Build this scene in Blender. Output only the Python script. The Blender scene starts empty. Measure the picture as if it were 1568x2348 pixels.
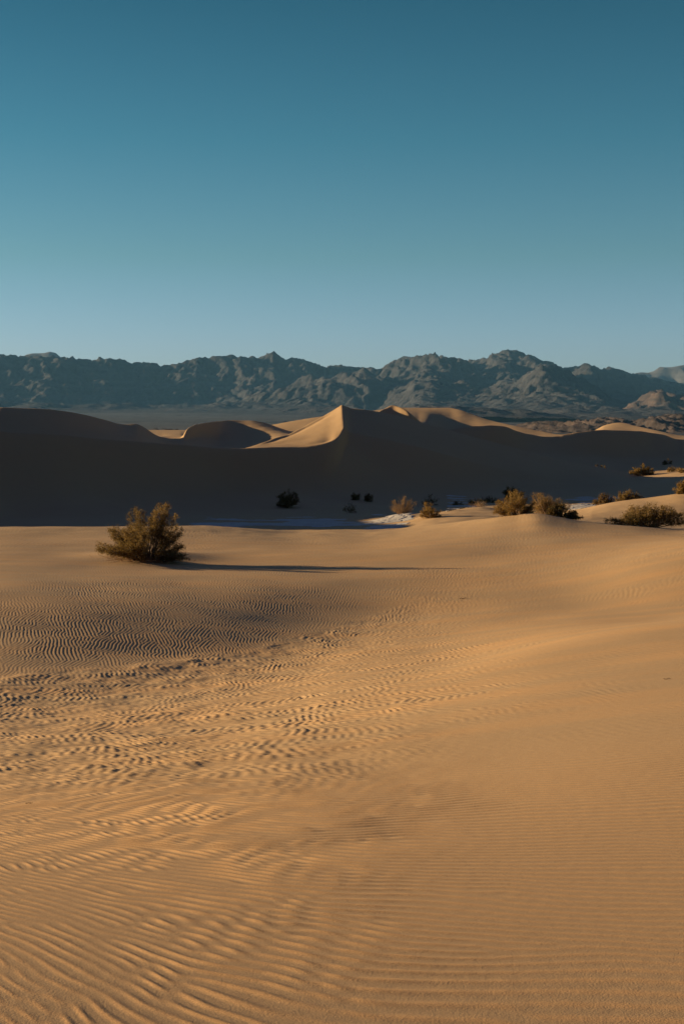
import bpy, math, random, time
import numpy as np

T0 = time.time()
C = bpy.context.scene.collection
scene = bpy.context.scene
R = math.radians
rng = np.random.default_rng(11)
random.seed(5)

# ------------------------------------------------------------------ image coordinates
# Positions are image coordinates seen from the camera: columns p and rows v
# in image pixels (F pixels per unit tangent), turned into metres by distance.
F, CX, HOR = 3261.0, 784.0, 985.0


def zof(v, Y):
    return -(v - HOR) / F * Y


def xof(p, Y):
    return (p - CX) / F * Y


SUN_AZ, SUN_EL = 18.0, 10.5            # to the left of the view, 25 deg beyond square
SUN = np.array([-math.cos(R(SUN_AZ)) * math.cos(R(SUN_EL)),
                math.sin(R(SUN_AZ)) * math.cos(R(SUN_EL)), math.sin(R(SUN_EL))])


# ------------------------------------------------------------------ numeric helpers
def slopes(x, y):
    """monotone cubic slopes along the last axis, knots x (same shape as y)"""
    h = np.diff(x, axis=-1)
    d = np.diff(y, axis=-1) / h
    m = np.empty_like(y)
    m[..., 0] = d[..., 0]
    m[..., -1] = d[..., -1]
    if y.shape[-1] > 2:
        w1 = 2 * h[..., 1:] + h[..., :-1]
        w2 = h[..., 1:] + 2 * h[..., :-1]
        a, b = d[..., :-1], d[..., 1:]
        same = a * b > 0
        den = np.where(same, w1 / np.where(same, a, 1) + w2 / np.where(same, b, 1), 1)
        m[..., 1:-1] = np.where(same, (w1 + w2) / den, 0)
    return m


def hermite(x, y, m, q):
    i = np.clip(np.searchsorted(x, q, side='right') - 1, 0, len(x) - 2)
    h = x[i + 1] - x[i]
    t = np.clip((q - x[i]) / h, 0, 1)
    return ((1 + 2 * t) * (1 - t) ** 2 * y[i] + t * (1 - t) ** 2 * h * m[i]
            + t * t * (3 - 2 * t) * y[i + 1] + t * t * (t - 1) * h * m[i + 1])


def pchip(xs, ys, q):
    xs = np.asarray(xs, float)
    ys = np.asarray(ys, float)
    return hermite(xs, ys, slopes(xs, ys), np.clip(q, xs[0], xs[-1]))


_perm = np.random.default_rng(3).permutation(4096)
_ang = np.random.default_rng(4).random(4096) * 2 * math.pi
_gx, _gy = np.cos(_ang), np.sin(_ang)


def perlin(x, y, seed=0):
    x0 = np.floor(x).astype(np.int64)
    y0 = np.floor(y).astype(np.int64)
    fx, fy = x - x0, y - y0

    def g(ix, iy, dx, dy):
        h = _perm[(_perm[(ix + seed * 131) & 4095] + iy) & 4095]
        return _gx[h] * dx + _gy[h] * dy
    u = fx * fx * fx * (fx * (fx * 6 - 15) + 10)
    w = fy * fy * fy * (fy * (fy * 6 - 15) + 10)
    a = g(x0, y0, fx, fy)
    b = g(x0 + 1, y0, fx - 1, fy)
    c = g(x0, y0 + 1, fx, fy - 1)
    d = g(x0 + 1, y0 + 1, fx - 1, fy - 1)
    return (a + (b - a) * u) * (1 - w) + (c + (d - c) * u) * w


def fbm(x, y, oct=5, seed=0, gain=.5):
    s, a = 0, 1.0
    for k in range(oct):
        s = s + a * perlin(x * 2 ** k + 17.3 * k, y * 2 ** k - 9.1 * k, seed + k)
        a *= gain
    return s


def ridged(x, y, oct=5, seed=0, gain=.5):
    s, a, p = 0, 1.0, 1.0
    for k in range(oct):
        n = 1 - np.abs(perlin(x * 2 ** k + 5.7 * k, y * 2 ** k + 3.3 * k, seed + k)) * 2
        n = n * n
        s = s + a * n * p
        p = np.clip(n, 0, 1)
        a *= gain
    return s


def sstep(a, b, x):
    t = np.clip((x - a) / (b - a), 0, 1)
    return t * t * (3 - 2 * t)


# ------------------------------------------------------------------ object helpers
def tag(o, label=None, cat=None, group=None, kind=None):
    if label: o['label'] = label
    if cat: o['category'] = cat
    if group: o['group'] = group
    if kind: o['kind'] = kind
    return o


def mesh_obj(name, verts, faces, mat=None, smooth=True, parent=None, attrs=None, fs=4):
    """verts (n,3) array, faces (m,fs) int array"""
    me = bpy.data.meshes.new(name)
    verts = np.ascontiguousarray(verts, dtype=np.float32)
    faces = np.ascontiguousarray(faces, dtype=np.int32)
    me.vertices.add(len(verts))
    me.vertices.foreach_set('co', verts.ravel())
    me.loops.add(faces.size)
    me.loops.foreach_set('vertex_index', faces.ravel())
    me.polygons.add(len(faces))
    me.polygons.foreach_set('loop_start', np.arange(0, faces.size, fs, dtype=np.int32))
    try:
        me.polygons.foreach_set('loop_total', np.full(len(faces), fs, dtype=np.int32))
    except Exception:
        pass
    me.polygons.foreach_set('use_smooth', np.full(len(faces), bool(smooth)))
    for k, a in (attrs or {}).items():
        at = me.attributes.new(k, 'FLOAT', 'POINT')
        at.data.foreach_set('value', np.ascontiguousarray(a, dtype=np.float32).ravel())
    me.update(calc_edges=True)
    me.validate()
    if mat: me.materials.append(mat)
    o = bpy.data.objects.new(name, me)
    C.objects.link(o)
    if parent: o.parent = parent
    return o


def grid_faces(nr, nc):
    i = np.arange(nr * nc).reshape(nr, nc)
    return np.stack([i[:-1, :-1], i[:-1, 1:], i[1:, 1:], i[1:, :-1]], -1).reshape(-1, 4)


# ------------------------------------------------------------------ materials
def new_mat(name):
    m = bpy.data.materials.new(name)
    m.use_nodes = True
    nt = m.node_tree
    nt.nodes.clear()
    out = nt.nodes.new('ShaderNodeOutputMaterial')
    p = nt.nodes.new('ShaderNodeBsdfPrincipled')
    nt.links.new(p.outputs[0], out.inputs[0])
    p.inputs['Roughness'].default_value = .95
    p.inputs['Specular IOR Level'].default_value = .08
    return m, nt, p


class N:
    """tiny node-writing helper"""

    def __init__(s, nt): s.nt = nt

    def n(s, t, **kw):
        nd = s.nt.nodes.new(t)
        for k, v in kw.items(): setattr(nd, k, v)
        return nd

    def put(s, sock, v):
        if hasattr(v, 'is_output') or isinstance(v, bpy.types.NodeSocket): s.nt.links.new(v, sock)
        else: sock.default_value = v

    def math(s, op, a, b=0.0, c=None):
        nd = s.n('ShaderNodeMath', operation=op)
        s.put(nd.inputs[0], a)
        s.put(nd.inputs[1], b)
        if c is not None: s.put(nd.inputs[2], c)
        return nd.outputs[0]

    def vmath(s, op, a, b):
        nd = s.n('ShaderNodeVectorMath', operation=op)
        s.put(nd.inputs[0], a)
        if op == 'SCALE': s.put(nd.inputs['Scale'], b)
        else: s.put(nd.inputs[1], b)
        return nd.outputs[0]

    def attr(s, name): return s.n('ShaderNodeAttribute', attribute_name=name).outputs['Fac']

    def pos(s): return s.n('ShaderNodeTexCoord').outputs['Object']

    def noise(s, vec, scale, detail=2, rough=.5, out=0):
        nd = s.n('ShaderNodeTexNoise')
        s.put(nd.inputs['Vector'], vec)
        nd.inputs['Scale'].default_value = scale
        nd.inputs['Detail'].default_value = detail
        nd.inputs['Roughness'].default_value = rough
        return nd.outputs[out]

    def gabor(s, vec, scale, orient, freq=1.0, aniso=1.0):
        nd = s.n('ShaderNodeTexGabor', gabor_type='2D')
        s.put(nd.inputs['Vector'], vec)
        s.put(nd.inputs['Scale'], scale)
        s.put(nd.inputs['Frequency'], freq)
        s.put(nd.inputs['Anisotropy'], aniso)
        s.put(nd.inputs['Orientation'], orient)
        return nd.outputs['Value']

    def ramp(s, fac, stops):
        nd = s.n('ShaderNodeValToRGB')
        el = nd.color_ramp.elements
        el[0].position, el[0].color = stops[0][0], stops[0][1]
        el[1].position, el[1].color = stops[-1][0], stops[-1][1]
        for p, c in stops[1:-1]:
            e = el.new(p)
            e.color = c
        s.put(nd.inputs[0], fac)
        return nd.outputs[0]

    def mix(s, fac, a, b, blend='MIX'):
        nd = s.n('ShaderNodeMix', data_type='RGBA', blend_type=blend)
        s.put(nd.inputs[0], fac)
        s.put(nd.inputs[6], a)
        s.put(nd.inputs[7], b)
        return nd.outputs[2]

    def bump(s, h, dist, strength=1.0, normal=None):
        nd = s.n('ShaderNodeBump')
        nd.inputs['Strength'].default_value = strength
        nd.inputs['Distance'].default_value = dist
        s.put(nd.inputs['Height'], h)
        if normal is not None: s.put(nd.inputs['Normal'], normal)
        return nd.outputs[0]


def rgb(r, g, b): return (r, g, b, 1)


#@@SAND
def sand_material():
    m, nt, p = new_mat('sand')
    k = N(nt)
    P = k.pos()
    # colour: warm tan, a little darker coarse grains gathered in patches
    big = k.noise(P, .09, 4)
    fine = k.noise(P, 260, 1)
    mid = k.noise(P, 3.2, 4)
    c = k.mix(big, rgb(.41, .258, .124), rgb(.46, .302, .152))
    c = k.mix(k.math('MULTIPLY', k.math('SUBTRACT', mid, .3), .35), c, rgb(.38, .228, .100))
    g = k.math('MULTIPLY_ADD', k.math('SUBTRACT', fine, .5), 1.1, 1.0)
    # coarse orange grains collect on the ripple crests
    c = k.mix(k.math('MULTIPLY', k.attr('coarse_grain'), .75), c, rgb(.56, .31, .125))
    gv = k.n('ShaderNodeCombineColor')
    for i in range(3): k.put(gv.inputs[i], g)
    c = k.mix(1.0, c, gv.outputs[0], 'MULTIPLY')
    k.put(p.inputs['Base Color'], c)
    h = k.math('ADD', k.math('MULTIPLY', k.noise(P, 130, 2), .0013), k.math('MULTIPLY', k.noise(P, 14, 3), .0018))
    k.put(p.inputs['Normal'], k.bump(h, 1.0))
    return m


def rock_material(name, c1, c2, c3, scale, bump):
    m, nt, p = new_mat(name)
    k = N(nt)
    P = k.pos()
    a = k.noise(P, scale, 6, .6)
    b = k.noise(P, scale * 6, 5, .65)
    sx = k.n('ShaderNodeSeparateXYZ')
    k.put(sx.inputs[0], P)
    strata = k.n('ShaderNodeTexNoise')
    mp = k.n('ShaderNodeMapping')
    k.put(mp.inputs[0], P)
    mp.inputs['Rotation'].default_value = (.25, .12, 0)
    mp.inputs['Scale'].default_value = (scale * .5, scale * .5, scale * 9)
    k.put(strata.inputs['Vector'], mp.outputs[0])
    strata.inputs['Scale'].default_value = 1
    strata.inputs['Detail'].default_value = 4
    c = k.mix(k.math('MULTIPLY_ADD', k.math('SUBTRACT', a, .5), 2.6, .5), c1, c2)
    c = k.mix(k.math('MULTIPLY_ADD', k.math('SUBTRACT', strata.outputs[0], .5), 2.2, .3), c, c3)
    k.put(p.inputs['Base Color'], c)
    k.put(p.inputs['Normal'], k.bump(k.math('ADD', b, k.math('MULTIPLY', a, .5)), bump))
    return m


#@@TERRAIN
# ------------------------------------------------------------------ the dunes
# Ridge, hollow and foot lines of the dune field, near to far.  Each knot is
# (image column p, image row v or None, distance Y, height z or None).
LINES = []  # unseen ridge left of view is added, its heights shaped for the shadow it casts


def line(knots, sharp=False, lin=False):
    k = np.array([(p, Y, (zof(v, Y) if z is None else z)) for (p, v, Y, z) in
                  [(t + (None,) if len(t) == 3 else t) for t in knots]], float)
    LINES.append((k, sharp, lin))


H = None
line([(-1400, H, 4, -1.62), (0, H, 4, -1.68), (784, H, 4, -1.72), (1568, H, 4, -1.75), (3000, H, 4, -1.78)])
line([(-1400, H, 5.5, -1.80), (0, H, 5.5, -1.85), (784, H, 5.5, -1.89), (1568, H, 5.5, -1.92), (3000, H, 5.5, -1.95)])
line([(-1400, H, 7.5, -2.14), (0, H, 7.5, -2.18), (784, H, 7.5, -2.2), (1568, H, 7.5, -2.20), (3000, H, 7.5, -2.15)])
line([(-1400, H, 12, -3.0), (0, H, 12, -2.94), (784, H, 12, -2.84), (1568, H, 12, -2.6), (3000, H, 12, -2.3)])
line([(-1400, H, 18, -3.7), (0, H, 18, -3.83), (400, H, 18, -3.76), (784, H, 18, -3.56), (1200, H, 18, -3.26), (1568, H, 18, -3.08), (3000, H, 18, -2.6)])
line([(-1400, H, 23, -4.15), (0, H, 23, -4.38), (300, H, 23.5, -4.42), (600, H, 24, -4.36), (784, H, 24, -4.2),
      (1000, 1545, 23.5), (1300, 1477, 24.5), (1568, 1431, 25), (2000, H, 26, -3.1), (3000, H, 28, -2.9)])
# trough of the hollow
line([(-1400, H, 27, -4.2), (0, 1574, 26), (300, 1552, 28), (600, 1492, 32.8), (800, 1437, 37.9), (950, 1395, 41.4),
      (1100, 1378, 42.2), (1300, 1375, 41.5), (1568, 1398, 37), (2000, H, 37, -4.4), (3000, H, 37, -4.2)])
line([(-1400, H, 40, -4.2), (0, H, 38, -4.30), (300, H, 41, -4.53), (500, H, 43, -4.72), (700, H, 45, -4.80), (800, H, 45.5, -4.84),
      (950, H, 47, -4.82), (1100, H, 48, -4.73), (1300, H, 48, -4.46), (1568, H, 47, -3.84), (2000, H, 47, -3.1), (3000, H, 47, -4.0)])
# the shelf the big shrub stands on
line([(-1400, H, 49, -4.5), (0, 1297, 48), (200, 1301, 50), (340, 1290, 53), (600, 1288, 53), (800, 1287, 53), (1000, 1280, 53),
      (1200, 1272, 54), (1400, H, 55, -4.55), (1568, H, 55, -4.3), (2000, H, 56, -3.9), (3000, H, 56, -4.1)])
# sunlit crest before the dry lake
line([(-1400, H, 70, -4.9), (0, 1208, 72), (200, 1207, 72), (400, 1206, 74), (550, 1210, 76), (700, 1215, 78), (820, 1215, 78), (900, 1211, 78),
      (1000, 1203, 76), (1130, 1189, 72), (1180, 1185, 71), (1235, 1179, 70), (1290, 1186, 69.5), (1330, 1193, 69), (1450, 1206, 68), (1568, 1217, 68), (2000, H, 68, -4.6), (3000, H, 68, -4.4)], sharp=True)
line([(-1400, H, 82, -3.0), (-600, H, 83, -1.6), (-220, H, 84, -2.2), (-100, H, 84, -4.6), (0, H, 84, -6.05), (400, H, 86, -6.1), (700, H, 87, -6.25), (900, H, 86, -5.95), (1000, 1197, 84), (1130, H, 82, -5.3),
      (1230, H, 81, -5.25), (1330, H, 80, -5.1), (1450, 1195, 80), (1568, 1200, 80), (2000, H, 80, -5.2), (3000, H, 80, -5)])
line([(-1400, H, 94, -1.5), (-600, H, 94, .8), (-260, H, 94, .6), (-130, H, 95, -3.2), (0, H, 95, -6.25), (600, H, 97, -6.28), (800, H, 97, -6.3), (880, 1193, 96), (960, 1184, 96), (1050, 1170, 97),
      (1150, 1171, 98), (1250, 1180, 98), (1310, 1171, 96), (1400, 1152, 93), (1500, 1138, 92), (1568, 1131, 91), (2000, H, 90, -3.6), (3000, H, 90, -3.5)], sharp=True)
line([(-1400, H, 101, -1.5), (-600, H, 101, 1.4), (-260, H, 101, 1.3), (-130, H, 101, -2.6), (0, H, 101, -6.25), (590, H, 105, -6.3), (784, H, 107, -6.25), (1000, H, 110, -6.15), (1150, H, 113, -6.1),
      (1300, H, 112, -6.05), (1450, H, 112, -5.9), (1568, H, 112, -5.7), (2000, H, 112, -5.5), (3000, H, 112, -5.5)])
# foot of the big dune
line([(-1400, H, 104, -1), (-600, H, 104, 1.15), (-260, H, 104, 1.15), (-130, H, 104, -2), (0, H, 104.5, -5.6), (300, H, 110.5, -5.6), (590, H, 117, -5.5), (680, H, 117.8, -5.5), (784, H, 118.6, -5.5), (1000, H, 125, -5.6), (1150, H, 130, -5.65),
      (1300, H, 135, -5.75), (1450, H, 138, -5.5), (1500, H, 138, -5.2), (1568, H, 136, -4.6), (2000, H, 136, -4.4), (3000, H, 136, -5)])
# first crest (lower edge of the sunlit bowl), then the same face carried on to the right
line([(-1400, H, 110, -1), (-900, H, 110, 1.8), (-500, H, 110, .6), (-300, H, 110, .6), (-160, H, 111, .5), (-60, H, 112, .5), (0, 985, 113), (100, 991, 114.5), (300, 1011, 118), (430, 1020, 120.5),
      (560, 1028, 122.5), (680, 1027, 124), (740, 1019, 125), (765, 1010, 126.3), (781, 997, 128.4), (790, 983, 131),
      (797, 989, 131.6), (830, 998, 131.8), (900, 1013, 132.2), (1000, 1035, 133.4), (1100, 1062, 136), (1200, 1085, 139), (1330, 1100, 144), (1450, 1103, 148), (1568, 1085, 150), (2000, 1060, 150), (3000, 1060, 150)], sharp=True)
# upper edge of the sunlit bowl = skyline of the star dune
line([(-1400, H, 122, -1), (-900, H, 122, 2.6), (-500, H, 122, 4.2), (-300, H, 122, 3.9), (-160, H, 120, 2.1), (-60, H, 118, .8), (0, 1000, 117), (100, 1004, 118), (300, 1021, 121.5), (430, 1028, 124),
      (558, 1030, 124.5), (593, 1017, 128.5), (660, 995, 135.5), (700, 976, 139), (742, 954, 142), (769, 937, 143.6), (784, 926.6, 144),
      (791, 930, 144.2), (805, 935, 144.4), (842, 938, 145), (868, 942, 145.4), (892, 947, 146), (926, 956, 146.6), (962, 968, 147.2), (1000, 979, 148), (1060, 994, 149),
      (1100, 1006, 150), (1200, 1034, 153), (1330, 1063, 157), (1450, 1084, 161), (1568, 1075, 163), (2000, 1060, 165), (3000, 1060, 165)], sharp=True, lin=True)
line([(-1400, H, 128, -1), (-900, H, 128, 3), (-500, H, 128, 3.9), (-300, H, 128, 3.6), (-160, H, 128, 1.2), (0, H, 129, -1.2), (300, H, 134, -2.2), (430, H, 137, -2.6), (560, H, 138, -2.9), (660, H, 145, -2.9), (760, H, 153, -2.6),
      (800, H, 156, -2.4), (900, H, 156, -2.2), (1000, H, 157, -2.6), (1100, H, 158, -2.9), (1200, H, 158, -3.6), (1330, H, 164, -4.9), (1450, H, 167, -5.3), (1568, H, 170, -4.7), (3000, H, 172, -4.6)])
line([(-1400, H, 132, -1), (-500, H, 132, 4.2), (-300, H, 132, 3.6), (-160, H, 132, 1.0), (0, H, 134, -.7), (300, H, 146, -1.2), (395, H, 158, -1.6), (416, H, 161, -1.5), (430, H, 165, -1.3), (458, H, 173, -1.0), (492, H, 177, -1.4), (510, H, 178, -1.5), (560, H, 178, -1.45), (600, H, 177, -1.1), (660, H, 174, -.9),
      (720, H, 172, -1.6), (800, H, 165, -1.6), (870, H, 168, -1.0), (940, H, 172, -1.0), (1019, H, 170, -1.6), (1200, H, 176, -3), (1568, H, 190, -4), (3000, H, 190, -4)])
# left hill, second hill, small hump behind the shoulder, second dark dune
line([(-1400, 960, 140), (-900, 850, 140), (-480, 815, 140), (-250, 880, 142), (-100, 928, 144), (0, 935.5, 145), (60, 935, 147), (100, 937, 148), (150, 942.5, 150), (200, 952, 153), (250, 965.5, 157), (285, 974, 160),
      (311, 973, 162), (330, 980, 163), (350, 993, 163), (370, 1003, 164), (395, 1007, 165), (416, 1006, 166), (423, 993, 168), (430, 982.5, 170), (458, 971, 178), (492, 965, 188), (510, 963.5, 193), (532, 963, 196), (570, 964, 197),
      (600, 968, 197), (640, 980, 196), (670, 990, 194), (720, 994, 190), (800, 980, 182), (850, 952, 178), (870, 943, 178), (884, 936.5, 180.3), (899, 929, 181.6), (921, 935, 179.6), (944, 951, 177.6), (962, 967, 178.5), (985, 984, 182),
      (1019, 986, 178), (1045, 983, 178), (1077, 978, 179), (1106, 976, 180), (1124, 974.7, 181), (1153, 977.5, 182.5), (1181, 986.6, 184), (1209, 995, 186), (1252, 1001, 188), (1277, 1000, 189), (1294, 995.5, 190), (1322, 990.8, 191),
      (1365, 987, 193), (1407, 986, 195), (1464, 988, 198), (1492, 992, 200), (1520, 996.5, 201), (1552, 1007, 202), (1600, 1009, 203), (1800, 1000, 205), (3000, 1000, 210)], sharp=True)
line([(-1400, H, 170, -3.5), (0, H, 172, -2), (300, H, 186, -1.6), (350, H, 192, -1.0), (420, H, 196, -.9), (470, H, 205, -1.6), (560, H, 212, -1.6), (640, H, 212, -1.2), (700, H, 208, -1.6), (800, H, 204, -1.6),
      (880, H, 222, 1.9), (920, H, 222, 1.6), (960, H, 222, 1.1), (985, H, 222, .6), (1030, H, 222, -.4), (1077, H, 220, -1.2), (1124, H, 212, -1.6), (1181, H, 210, -1.7), (1237, H, 208, -2.0), (1289, H, 206, -2.1), (1340, H, 215, -1.9), (1385, H, 235, -1.2), (1422, H, 240, -1.2), (1464, H, 235, -1.7), (1568, H, 225, -2), (3000, H, 225, -2)])
# farthest crests
line([(-1400, H, 215, -3), (0, H, 215, -2.2), (300, 988, 225), (345, 985.7, 228), (425, 985.7, 230), (460, 985, 232), (560, 985, 235), (620, 974.5, 236), (690, 962, 238), (735, 955, 240), (800, 948, 255), (880, 938, 280),
      (921, 934.8, 288), (1030, 935, 290), (1053, 939, 284), (1088, 951, 274), (1124, 963, 264), (1181, 976, 250), (1237, 988, 240), (1289, 996, 232), (1330, 995, 250), (1361, 986.5, 290), (1385, 975, 296), (1407, 970, 299), (1422, 968.7, 300),
      (1464, 977.5, 285), (1506, 986.5, 270), (1568, 999, 256), (1650, 1004, 250), (3000, 1000, 250)], sharp=True)
line([(-1400, H, 275, -7), (0, H, 280, -7), (784, H, 300, -7), (1030, H, 310, -7), (1289, H, 255, -7), (1420, H, 320, -7), (1568, H, 285, -8), (3000, H, 290, -8)])
line([(-1400, H, 400, -13), (3000, H, 400, -13)])

PX = PXG = np.arange(-1400, 3001, 2.0)
YR = [3.0]
while YR[-1] < 345:
    y = YR[-1]
    if y < 30: s = max(.03, y * .0105)
    elif y < 100: s = .26
    elif y < 220: s = .30
    elif y < 300: s = .55
    elif y < 500: s = 1.1
    else: s = 5
    YR.append(y + s)
YR.append(400.0)
YR = np.array(YR)

KY = np.empty((len(LINES), len(PX)))
KZ = np.empty_like(KY)
for i, (k, sh, li) in enumerate(LINES):
    if li:
        KY[i] = np.interp(PX, k[:, 0], k[:, 1])
        KZ[i] = np.interp(PX, k[:, 0], k[:, 2])
    else:
        KY[i] = pchip(k[:, 0], k[:, 1], PX)
        KZ[i] = pchip(k[:, 0], k[:, 2], PX)
for i in range(1, len(KY)):
    KY[i] = np.maximum(KY[i], KY[i - 1] + 1.0)
KS = slopes(KY.T, KZ.T)                      # (cols, lines)
sharp_ids = [i for i, L in enumerate(LINES) if L[1]]
GZ = np.empty((len(YR), len(PX)))
bounds = [0] + sharp_ids + [len(LINES) - 1]
SEGM = []
for a, b in zip(bounds[:-1], bounds[1:]):
    SEGM.append((a, b, slopes(KY[a:b + 1].T, KZ[a:b + 1].T)))
for c in range(len(PX)):
    for a, b, m in SEGM:
        lo = KY[a, c] if a else 0
        hi = KY[b, c] if b < len(LINES) - 1 else 1e9
        i0, i1 = np.searchsorted(YR, lo), np.searchsorted(YR, hi)
        if i1 > i0:
            GZ[i0:i1, c] = hermite(KY[a:b + 1, c], KZ[a:b + 1, c], m[c], YR[i0:i1])
YG, PG = np.meshgrid(YR, PX, indexing='ij')
XG = (PG - CX) / F * YG


def blur(a, n, axis):
    if n > 7:                                   # three box passes, near enough to a Gaussian
        r = max(1, int(round(n * 1.0)))
        for _ in range(3):
            pad = [(0, 0), (0, 0)]
            pad[axis] = (r + 1, r)
            c = np.cumsum(np.pad(a, pad, mode='edge'), axis=axis)
            m = a.shape[axis]
            hi, lo = np.take(c, np.arange(2 * r + 1, 2 * r + 1 + m), axis=axis), np.take(c, np.arange(0, m), axis=axis)
            a = (hi - lo) / (2 * r + 1)
        return a
    k = np.exp(-.5 * (np.arange(-3 * n, 3 * n + 1) / n) ** 2)
    k /= k.sum()
    w = 3 * n
    pad = [(0, 0), (0, 0)]
    pad[axis] = (w, w)
    b = np.pad(a, pad, mode='edge')
    out = np.zeros_like(a)
    for i, q in enumerate(k):
        out += q * (b[i:i + a.shape[0], :] if axis == 0 else b[:, i:i + a.shape[1]])
    return out


# the near field is smooth sand: soften knots there, keep far crests crisp
soft = blur(blur(GZ, 32, 1), 10, 0)
w = 1 - sstep(60, 68, YG)
GZ = GZ * (1 - w) + soft * w
soft = blur(GZ, 1, 1)
GZ = np.where(YG > 64, soft, GZ)
ic = next(i for i, L in enumerate(LINES) if any(abs(r[0]) < .1 and abs(r[1] - 113) < .1 for r in L[0]))
low = sstep(1.4, 4.5, (KY[ic][None] - YG)) * sstep(98, 102, YG)
GZ = GZ * (1 - low) + blur(blur(GZ, 22, 1), 3, 0) * low
bm = sstep(.4, 1.8, YG - KY[ic][None]) * sstep(.4, 1.8, KY[ic + 1][None] - YG) * sstep(585, 640, PG) * (1 - sstep(742, 770, PG))
GZ = GZ * (1 - bm) + blur(GZ, 12, 1) * bm
GZ += .13 * ((YG - 53.6) / 2.4) * np.exp(-((YG - 53.6) / 3.2) ** 2) * sstep(-8, -5.5, XG) * (1 - sstep(3, 7, XG))
# the soft swell that comes down leftward from the right edge
sw = (-.6 * (XG - 6.0) + .8 * (YG - 25.0))
GZ += .085 * np.exp(-(sw / 1.7) ** 2) * sstep(-1.5, 3.5, XG)
# wind-made unevenness
GZ += .10 * sstep(4, 30, YG) * fbm(XG / 9, YG / 9, 3, 7) * (1 - .6 * sstep(95, 120, YG))
GZ += .05 * fbm(XG / 2.6, YG / 2.6, 3, 9) * sstep(62, 76, YG) * (1 - .5 * sstep(100, 130, YG))
GZ += .12 * fbm(XG / 7, YG / 7, 3, 19) * sstep(100, 115, YG) * (1 - .85 * sstep(185, 225, YG))


def ground_pY(p, Y):
    """height of the sand at image column p, distance Y"""
    i = int(np.clip(np.searchsorted(YR, Y) - 1, 0, len(YR) - 2))
    j = int(np.clip(np.searchsorted(PXG, p) - 1, 0, len(PXG) - 2))
    t, s = (Y - YR[i]) / (YR[i + 1] - YR[i]), (p - PXG[j]) / (PXG[j + 1] - PXG[j])
    return ((GZ[i, j] * (1 - s) + GZ[i, j + 1] * s) * (1 - t) + (GZ[i + 1, j] * (1 - s) + GZ[i + 1, j + 1] * s) * t)


def ground(x, Y):
    return ground_pY(CX + F * x / Y, Y)


# mounds of trapped sand under the shrubs are added by the shrub list below
#@@SHRUBLIST
# (image column, distance, ...) filled in by the plant section
MOUNDS = [(330, 54.5, 2.1, .30), (1190, 70.5, 1.6, .12), (922, 96.5, 1.5, .30), (985, 91, 1.1, .25), (1097, 98, 1.4, .22)]
for p, Y, r, h in MOUNDS:
    d2 = ((XG - xof(p, Y)) ** 2 + (YG - Y) ** 2) / r ** 2
    GZ += h * np.exp(-d2)

# ------------------------------------------------------------------ wind ripples
def ripple_tile(n, px_per, steps, aniso, q0, quad, seed):
    """periodic patch of sand ripples grown from noise (Swift-Hohenberg), crests along the 2nd axis"""
    u = np.random.default_rng(seed).normal(0, .05, (n, n))
    ka = np.fft.fftfreq(n)[:, None] * px_per
    kb = np.fft.rfftfreq(n)[None] * px_per
    k2 = ka ** 2 + kb ** 2
    Lk = .35 - (1 - k2) ** 2 - aniso * (kb ** 2 - q0 ** 2) ** 2 / (q0 ** 2 + .15)
    Uh = np.fft.rfft2(u)
    for _ in range(steps):
        u = np.fft.irfft2(Uh, s=(n, n))
        Uh = (Uh + .6 * np.fft.rfft2(quad * u * u - u ** 3)) / (1 - .6 * Lk)
    m = n * 3
    big = np.zeros((m, m // 2 + 1), complex)
    hh = n // 2
    big[:hh, :hh] = Uh[:hh, :hh]
    big[-hh:, :hh] = Uh[-hh:, :hh]
    u = np.fft.irfft2(big, s=(m, m))
    u -= u.mean()
    return u / u.std(), px_per * 3


def sample(tile, lam, a, b):
    """a across the crests, b along them, in metres"""
    u, pp = tile
    m = u.shape[0]
    x, y = a / lam * pp, b / lam * pp
    ix, iy = np.floor(x).astype(int), np.floor(y).astype(int)
    fx_, fy_ = x - ix, y - iy
    i0, i1, j0, j1 = ix % m, (ix + 1) % m, iy % m, (iy + 1) % m
    return (u[i0, j0] * (1 - fx_) + u[i1, j0] * fx_) * (1 - fy_) + (u[i0, j1] * (1 - fx_) + u[i1, j1] * fx_) * fy_


T_ZIG = ripple_tile(384, 8, 90, .35, .38, .15, 5)
T_LONG = ripple_tile(384, 8, 150, .55, .10, .25, 6)
T_LUMP = ripple_tile(320, 8, 60, .12, .40, .55, 8)

YF = [3.0]
while YF[-1] < 62:
    y = YF[-1]
    hgt = float(np.interp(y, [3, 4, 8, 12, 18, 25, 40, 62], [1.6, 1.66, 2.25, 2.85, 3.55, 4.2, 4.9, 5.0]))
    dv = 2.0 if y < 9 else 1.35
    YF.append(y + min(.22, max(.006, dv * y * y / (F * hgt))))
i62 = int(np.searchsorted(YR, YF[-1] + .1))
YF = np.concatenate([YF, YR[i62:]])
ii = np.clip(np.searchsorted(YR, YF, side='right') - 1, 0, len(YR) - 2)
tt_ = ((YF - YR[ii]) / (YR[ii + 1] - YR[ii]))[:, None]
ZFINE = GZ[ii] * (1 - tt_) + GZ[ii + 1] * tt_
PX = np.concatenate([np.arange(-1400, -500, 20), np.arange(-500, -100, 2.2), np.arange(-100, 1670, 1.5), np.arange(1670, 2100, 2.2), np.arange(2100, 3001, 20)])
jj = np.clip(np.searchsorted(PXG, PX, side='right') - 1, 0, len(PXG) - 2)
uu_ = ((PX - PXG[jj]) / (PXG[jj + 1] - PXG[jj]))[None]
ZFINE = ZFINE[:, jj] * (1 - uu_) + ZFINE[:, jj + 1] * uu_
nf = int(np.searchsorted(YF, 74))
Y_, P_ = np.meshgrid(YF[:nf], PX, indexing='ij')
X_ = (P_ - CX) / F * Y_
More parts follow.
